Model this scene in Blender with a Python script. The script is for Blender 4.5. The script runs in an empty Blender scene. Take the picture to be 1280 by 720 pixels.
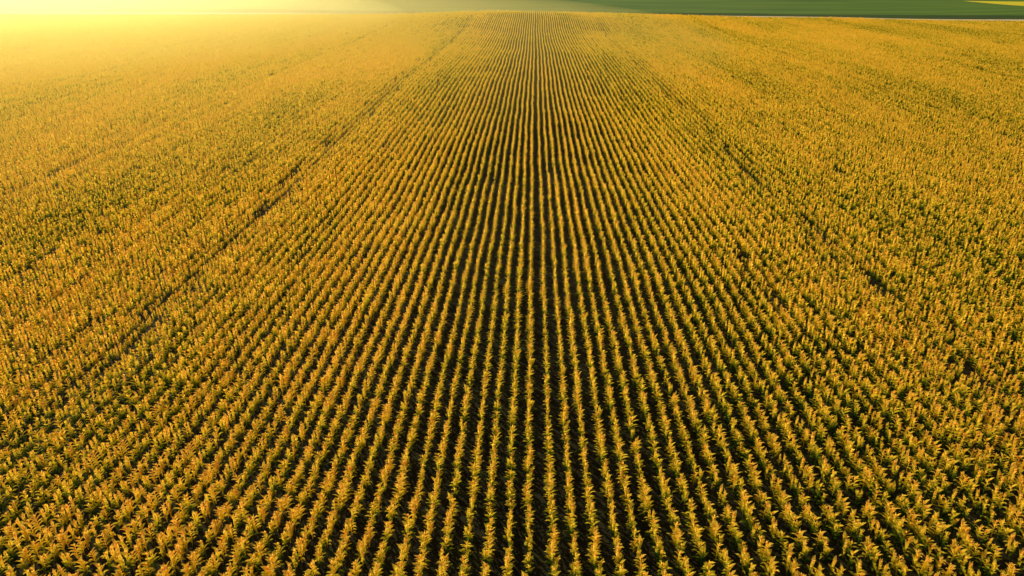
import bpy, math, random
import numpy as np
from mathutils import Vector, Matrix
random.seed(7); rng=np.random.default_rng(7)
sc=bpy.context.scene
sc.view_settings.view_transform='Standard'; sc.view_settings.look='None'; sc.view_settings.exposure=0; sc.view_settings.gamma=1
SUN_AZ=38.0; SUN_EL=26.0
SHEAR=-0.08
def terr(x,y):
    x=np.asarray(x,float); y=np.asarray(y,float)
    v=y-SHEAR*x
    h=2.1*np.exp(-((x+4)/42)**2)*np.exp(-((v-222)/26)**2)
    h=h+0.22*np.sin(x*0.045+y*0.021)+0.16*np.sin(y*0.06-x*0.02+1.3)+0.10*np.sin(x*0.11+0.5)*np.sin(y*0.05)
    t=np.clip((v-238)/10,0,1); h=h-0.15*t*t*(3-2*t)
    t=np.clip((v-420)/1500,0,1); h=h+22*t*t*(3-2*t)*(1+0.35*np.sin(x*0.0021+1))
    return h
def mat(name):
    m=bpy.data.materials.new(name); m.use_nodes=True; nt=m.node_tree; nt.nodes.clear()
    return m,nt
def N(nt,t,**k):
    n=nt.nodes.new(t)
    for a,b in k.items(): setattr(n,a,b)
    return n
def ramp(nt,stops,interp='LINEAR'):
    r=N(nt,'ShaderNodeValToRGB'); e=r.color_ramp.elements; r.color_ramp.interpolation=interp
    e[0].position=stops[0][0]; e[0].color=(*stops[0][1],1); e[1].position=stops[-1][0]; e[1].color=(*stops[-1][1],1)
    for p,c in stops[1:-1]:
        q=e.new(p); q.color=(*c,1)
    return r
def ground_mat(name,stops,scale=(1,1,1),ns=0.5,bump=0.3,detail=8):
    m,nt=mat(name); L=nt.links
    g=N(nt,'ShaderNodeNewGeometry'); mp=N(nt,'ShaderNodeMapping'); mp.inputs['Scale'].default_value=scale
    n=N(nt,'ShaderNodeTexNoise'); n.inputs['Scale'].default_value=ns; n.inputs['Detail'].default_value=detail; n.inputs['Roughness'].default_value=0.65
    r=ramp(nt,stops); b=N(nt,'ShaderNodeBsdfPrincipled'); b.inputs['Roughness'].default_value=0.95; b.inputs['Specular IOR Level'].default_value=0.1
    bp=N(nt,'ShaderNodeBump'); bp.inputs['Strength'].default_value=bump; bp.inputs['Distance'].default_value=0.2
    o=N(nt,'ShaderNodeOutputMaterial')
    L.new(g.outputs['Position'],mp.inputs[0]); L.new(mp.outputs[0],n.inputs['Vector']); L.new(n.outputs['Fac'],r.inputs[0]); L.new(r.outputs[0],b.inputs['Base Color'])
    L.new(n.outputs['Fac'],bp.inputs['Height']); L.new(bp.outputs[0],b.inputs['Normal']); L.new(b.outputs[0],o.inputs[0])
    return m
def leaf_mat():
    m,nt=mat('corn_leaf'); L=nt.links
    at=N(nt,'ShaderNodeAttribute',attribute_name='tint'); sep=N(nt,'ShaderNodeSeparateColor')
    L.new(at.outputs['Color'],sep.inputs[0])
    g=N(nt,'ShaderNodeNewGeometry'); mp=N(nt,'ShaderNodeMapping'); mp.inputs['Scale'].default_value=(0.09,0.014,0)
    n=N(nt,'ShaderNodeTexNoise'); n.inputs['Scale'].default_value=1; n.inputs['Detail'].default_value=5; n.inputs['Roughness'].default_value=0.6
    L.new(g.outputs['Position'],mp.inputs[0]); L.new(mp.outputs[0],n.inputs['Vector'])
    mr=N(nt,'ShaderNodeMapRange'); mr.inputs['From Min'].default_value=0.3; mr.inputs['From Max'].default_value=0.7; mr.inputs['To Min'].default_value=-0.22; mr.inputs['To Max'].default_value=0.22
    L.new(n.outputs['Fac'],mr.inputs[0])
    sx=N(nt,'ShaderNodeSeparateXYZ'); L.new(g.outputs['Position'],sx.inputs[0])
    mx=N(nt,'ShaderNodeMapRange'); mx.inputs['From Min'].default_value=-50; mx.inputs['From Max'].default_value=100; mx.inputs['To Min'].default_value=0.09; mx.inputs['To Max'].default_value=-0.12  # leaves golder on the sun's side, lighting put into their colour
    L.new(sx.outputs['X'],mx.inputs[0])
    def add(a,b,op='ADD'):
        q=N(nt,'ShaderNodeMath',operation=op)
        L.new(a,q.inputs[0])
        if isinstance(b,float): q.inputs[1].default_value=b
        else: L.new(b,q.inputs[1])
        return q.outputs[0]
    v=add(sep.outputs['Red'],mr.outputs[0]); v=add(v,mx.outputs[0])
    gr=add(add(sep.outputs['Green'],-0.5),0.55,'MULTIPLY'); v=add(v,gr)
    r=ramp(nt,[(0.0,(0.018,0.045,0.004)),(0.18,(0.13,0.175,0.012)),(0.36,(0.68,0.56,0.03)),(0.55,(0.98,0.73,0.06)),(1.0,(0.98,0.62,0.09))])  # upper stops lifted past natural foliage, sunlit gold put into the leaf colour
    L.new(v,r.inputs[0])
    d=N(nt,'ShaderNodeBsdfDiffuse'); t=N(nt,'ShaderNodeBsdfTranslucent')
    L.new(r.outputs[0],d.inputs[0]); L.new(r.outputs[0],t.inputs[0])
    a=N(nt,'ShaderNodeMixShader'); a.inputs[0].default_value=0.60; L.new(d.outputs[0],a.inputs[1]); L.new(t.outputs[0],a.inputs[2])
    o=N(nt,'ShaderNodeOutputMaterial'); L.new(a.outputs[0],o.inputs[0])
    return m
LEAF=leaf_mat()
SL=3.0; PS=0.21
def plant(V,F,C,px,py,s):
    H=0.86*s*random.uniform(0.88,1.15); rp=random.random()
    lean=(random.uniform(-.05,.05),random.uniform(-.05,.05))
    def addv(x,y,z,r,b=0): V.append((px+x+lean[0]*z,py+y+lean[1]*z,z)); C.append((r,rp,b,1)); return len(V)-1
    w=0.014
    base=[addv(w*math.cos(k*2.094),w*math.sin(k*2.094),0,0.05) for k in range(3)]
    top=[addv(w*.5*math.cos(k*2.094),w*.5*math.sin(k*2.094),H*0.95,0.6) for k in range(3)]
    for k in range(3): F.append((base[k],base[(k+1)%3],top[(k+1)%3],top[k]))
    nl=random.randint(9,12); az0=random.uniform(0,6.28)
    for i in range(nl):
        f=i/(nl-1); z0=H*(0.2+0.70*f)
        az=az0+i*math.pi+random.uniform(-0.9,0.9)
        Ln=s*(0.33-0.08*f)*random.uniform(0.8,1.2); wd=s*0.043*random.uniform(.8,1.25)
        up=random.uniform(0.8,1.2)+0.1*f; droop=random.uniform(1.1,2.1)*(1-0.35*f)
        ca,sa=math.cos(az),math.sin(az)
        x=0;z=z0;prev=None;seg=3
        for k in range(seg+1):
            u=k/seg; ww=wd*(0.6+1.6*u*(1-u)*1.6)*(1-u**3)+0.002
            tw=random.uniform(-.25,.25)
            dx=-sa*ww; dy=ca*ww
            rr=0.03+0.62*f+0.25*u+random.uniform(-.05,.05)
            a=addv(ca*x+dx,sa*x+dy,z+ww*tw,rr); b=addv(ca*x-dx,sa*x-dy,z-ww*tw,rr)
            if prev: F.append((prev[0],prev[1],b,a))
            prev=(a,b)
            ang=up-droop*u; x+=Ln/seg*math.cos(ang); z+=Ln/seg*math.sin(ang)
    for i in range(random.randint(5,7)):
        az=random.uniform(0,6.28); sp=random.uniform(0.1,0.75); ln=s*random.uniform(0.11,0.19); ca,sa=math.cos(az),math.sin(az)
        w=0.013
        a=addv(-sa*w,ca*w,H*0.9,0.85,1); b=addv(sa*w,-ca*w,H*0.9,0.85,1)
        c=addv(ca*ln*sp*.5+sa*w*1.1,sa*ln*sp*.5-ca*w*1.1,H*.9+ln*.65,0.95,1); d=addv(ca*ln*sp*.5-sa*w*1.1,sa*ln*sp*.5+ca*w*1.1,H*.9+ln*.65,0.95,1)
        e=addv(ca*ln*sp,sa*ln*sp,H*.9+ln*.9,1.0,1)
        F.append((a,b,c,d)); F.append((d,c,e))
def mkmesh(name,V,F,C=None,mats=()):
    me=bpy.data.meshes.new(name); me.from_pydata(V,[],F)
    if C is not None:
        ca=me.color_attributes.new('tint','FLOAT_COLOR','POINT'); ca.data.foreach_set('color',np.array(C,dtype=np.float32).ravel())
    for m in mats: me.materials.append(m)
    me.update(); return me
col=bpy.data.collections.new('corn_rows')
NV=18
for i in range(NV):
    V=[];F=[];C=[]
    y=-SL/2+PS/2
    while y<SL/2:
        if i<NV-3 or random.random()<0.6:
            if random.random()>0.03:
                plant(V,F,C,random.gauss(0,0.022),y+random.gauss(0,0.03),random.uniform(0.66,0.86)*(1.0 if i<NV-3 else 0.8))
        y+=PS
    ob=bpy.data.objects.new('corn_row_%02d'%i,mkmesh('corn_row_%02d'%i,V,F,C,(LEAF,)))
    col.objects.link(ob)
RS=0.58
def wig(x,y):
    return 0.06*np.sin(y*0.06+0.6*np.sin(x*0.05))+0.035*np.sin(y*0.19+x*0.11)+0.02*np.sin(y*0.5+x*0.35+1)
pts=[];rots=[];scl=[];idx=[]
TR={-31:.84,-32:.87,-30:.92,-33:.95,29:.90,30:.94,-66:.91,-67:.91,-115:.9,-116:.88,-117:.9,80:.9,81:.93,121:.9,122:.9}
for r in range(-370,371):
    passn=math.floor((r+4)/8.0)
    prs=np.random.RandomState(passn+500)
    gap=prs.normal(0,0.045); ph=prs.uniform(0,6.28); pf=prs.uniform(0.05,0.12)
    x0=r*RS+(0.05 if r>0 else -0.05)+gap*0.6
    rowrs=np.random.RandomState(r+1000); roff=rowrs.normal(0,0.015); rh=rowrs.normal(0,0.035)
    off=rowrs.uniform(0,SL)
    ys=np.arange(-24,242,SL)
    for y in ys:
        yy=y+ (off-SL/2)*0.3
        xx=x0+roff
        vv=yy-SHEAR*xx
        if vv>236: continue
        dx=wig(xx,yy)+0.03*math.sin(yy*pf*2+ph)
        dxa=wig(xx,yy+.5)+0.03*math.sin((yy+.5)*pf*2+ph)
        slope=(terr(xx,yy+1)-terr(xx,yy-1))/2
        z=float(terr(xx+dx,yy))
        flip=rng.random()<0.5
        yaw=-math.atan((dxa-dx)/0.5)
        sx=float(slope)
        pts.append((xx+dx,yy,z-0.02))
        rots.append((math.atan(sx)*(-1 if flip else 1),0,yaw+(math.pi if flip else 0)))
        s=1+rh+rng.normal(0,0.045)+0.06*math.sin(yy*0.03+xx*0.05)
        tk=TR.get(r,1.0)
        tk=tk+(1-tk)*0.6*math.sin(yy*0.13+r)*0.5
        s*=tk
        scl.append((s*rng.uniform(.95,1.1)*tk,1.04,s))
        k=rng.integers(0,NV-3)
        if (tk<.95 and rng.random()<0.12) or rng.random()<0.010: k=rng.integers(NV-3,NV)
        idx.append(int(k))
me=bpy.data.meshes.new('corn_field'); me.from_pydata(pts,[],[])
a=me.attributes.new('rot','FLOAT_VECTOR','POINT'); a.data.foreach_set('vector',np.array(rots,dtype=np.float32).ravel())
a=me.attributes.new('scl','FLOAT_VECTOR','POINT'); a.data.foreach_set('vector',np.array(scl,dtype=np.float32).ravel())
a=me.attributes.new('idx','INT','POINT'); a.data.foreach_set('value',np.array(idx,dtype=np.int32))
field=bpy.data.objects.new('corn_field',me); sc.collection.objects.link(field)
ng=bpy.data.node_groups.new('corn_scatter','GeometryNodeTree')
ng.interface.new_socket('Geometry',in_out='INPUT',socket_type='NodeSocketGeometry'); ng.interface.new_socket('Geometry',in_out='OUTPUT',socket_type='NodeSocketGeometry')
gi=ng.nodes.new('NodeGroupInput'); go=ng.nodes.new('NodeGroupOutput')
ci=ng.nodes.new('GeometryNodeCollectionInfo'); ci.inputs['Collection'].default_value=col; ci.inputs['Separate Children'].default_value=True; ci.inputs['Reset Children'].default_value=True
ip=ng.nodes.new('GeometryNodeInstanceOnPoints'); ip.inputs['Pick Instance'].default_value=True
def na(n,t):
    q=ng.nodes.new('GeometryNodeInputNamedAttribute'); q.data_type=t; q.inputs['Name'].default_value=n; return q.outputs['Attribute']
ng.links.new(gi.outputs[0],ip.inputs['Points']); ng.links.new(ci.outputs[0],ip.inputs['Instance'])
ng.links.new(na('idx','INT'),ip.inputs['Instance Index']); ng.links.new(na('rot','FLOAT_VECTOR'),ip.inputs['Rotation']); ng.links.new(na('scl','FLOAT_VECTOR'),ip.inputs['Scale'])
ng.links.new(ip.outputs[0],go.inputs[0])
md=field.modifiers.new('scatter','NODES'); md.node_group=ng
print('strips',len(pts))
def sheet(name,us,vs,dz,m):
    U,W=np.meshgrid(us,vs); X=U; Y=W+SHEAR*U*np.clip(1-(np.abs(U)-400)/3000,0,1); Z=terr(X,W+SHEAR*X)+dz
    V=np.stack([X.ravel(),Y.ravel(),Z.ravel()],1).tolist(); nx=len(us); F=[]
    for j in range(len(vs)-1):
        for i in range(nx-1):
            a=j*nx+i; F.append((a,a+1,a+nx+1,a+nx))
    me=mkmesh(name,V,F,None,(m,)); me.shade_smooth()
    o=bpy.data.objects.new(name,me); sc.collection.objects.link(o); return o
us=np.concatenate([[-6000,-4000,-2500,-1500,-1000,-700,-500],np.arange(-400,401,4),[500,700,1000,1500,2500,4000,6000]]).astype(float)
vs=np.concatenate([[-1500,-600,-200,-80],np.arange(-40,460,4),np.arange(480,1000,40),np.arange(1100,3000,200),[3500,4500,6500,9000]]).astype(float)
soil=ground_mat('dark_soil',[(0.3,(0.008,0.007,0.003)),(0.55,(0.018,0.016,0.006)),(0.75,(0.03,0.045,0.009))],ns=1.2,bump=0.5)
sheet('ground',us,vs,0,soil)
grass=ground_mat('green_crop',[(0.3,(0.040,0.09,0.010)),(0.5,(0.07,0.14,0.014)),(0.72,(0.14,0.20,0.02))],scale=(0.012,0.12,1),ns=1,bump=0.4)
dgrass=ground_mat('verge_grass',[(0.3,(0.02,0.045,0.006)),(0.6,(0.035,0.065,0.008)),(0.8,(0.07,0.08,0.01))],scale=(0.1,0.4,1),ns=1,bump=0.6)
roadm=ground_mat('gravel_road',[(0.3,(0.45,0.36,0.22)),(0.7,(0.62,0.50,0.32))],ns=0.4,bump=0.2)
yel=ground_mat('yellow_crop',[(0.3,(0.45,0.38,0.01)),(0.7,(0.65,0.54,0.02))],scale=(0.1,0.4,1),ns=1)
def sub(a,lo,hi): return a[(a>=lo)&(a<=hi)]
sheet('grass_verge',us,sub(vs,240,268),0.04,dgrass)
sheet('gravel_road',us,np.array([244.,248.,250.]),0.09,roadm)
sheet('green_field',us,sub(vs,268,1200),0.06,grass)
sheet('yellow_field',sub(us,204,400),sub(vs,284,380),0.12,yel)
# golden scatter volumes added for the sun glow at far left, thinning outwards
m,nt=mat('glow_mist'); vsn=N(nt,'ShaderNodeVolumeScatter'); vsn.inputs['Color'].default_value=(1,0.75,0.20,1); vsn.inputs['Density'].default_value=0.0040; vsn.inputs['Anisotropy'].default_value=0.75
o=N(nt,'ShaderNodeOutputMaterial'); nt.links.new(vsn.outputs[0],o.inputs['Volume'])
par=None
for nm,loc,sca in (('glow_bank',(-200,190,2),(165,170,9)),('glow_fringe',(-165,155,2),(205,150,11)),):
    bpy.ops.mesh.primitive_uv_sphere_add(segments=48,ring_count=24,radius=1,location=loc); mb=bpy.context.object; mb.name=nm
    for v_ in mb.data.vertices: v_.co=Vector((v_.co.x*sca[0],v_.co.y*sca[1],v_.co.z*sca[2]))
    mb.data.materials.append(m)
    if par: mb.parent=par; mb.location=Vector(loc)-par.location
    else: par=mb
w=bpy.data.worlds.new('World'); sc.world=w; w.use_nodes=True; nt=w.node_tree; nt.nodes.clear()
sky=N(nt,'ShaderNodeTexSky',sky_type='NISHITA'); sky.sun_disc=False; sky.sun_elevation=math.radians(SUN_EL); sky.sun_rotation=math.radians(-SUN_AZ); sky.dust_density=5
bg=N(nt,'ShaderNodeBackground'); bg.inputs[1].default_value=0.08; o=N(nt,'ShaderNodeOutputWorld'); nt.links.new(sky.outputs[0],bg.inputs[0]); nt.links.new(bg.outputs[0],o.inputs[0])
ld=bpy.data.lights.new('sun','SUN'); ld.energy=5; ld.angle=math.radians(0.5); ld.color=(1,0.89,0.56)
lo=bpy.data.objects.new('sun',ld); sc.collection.objects.link(lo)
e=math.radians(SUN_EL);a_=math.radians(SUN_AZ); s=Vector((-math.sin(a_)*math.cos(e),math.cos(a_)*math.cos(e),math.sin(e)))
lo.rotation_euler=s.to_track_quat('Z','Y').to_euler()
cd=bpy.data.cameras.new('camera'); cd.sensor_width=36; cd.lens=24.3; cd.clip_end=20000
co=bpy.data.objects.new('camera',cd); sc.collection.objects.link(co); co.location=(-0.0,0,15.4)
co.rotation_euler=(math.radians(90-25.05),0,math.radians(1.75)); sc.camera=co
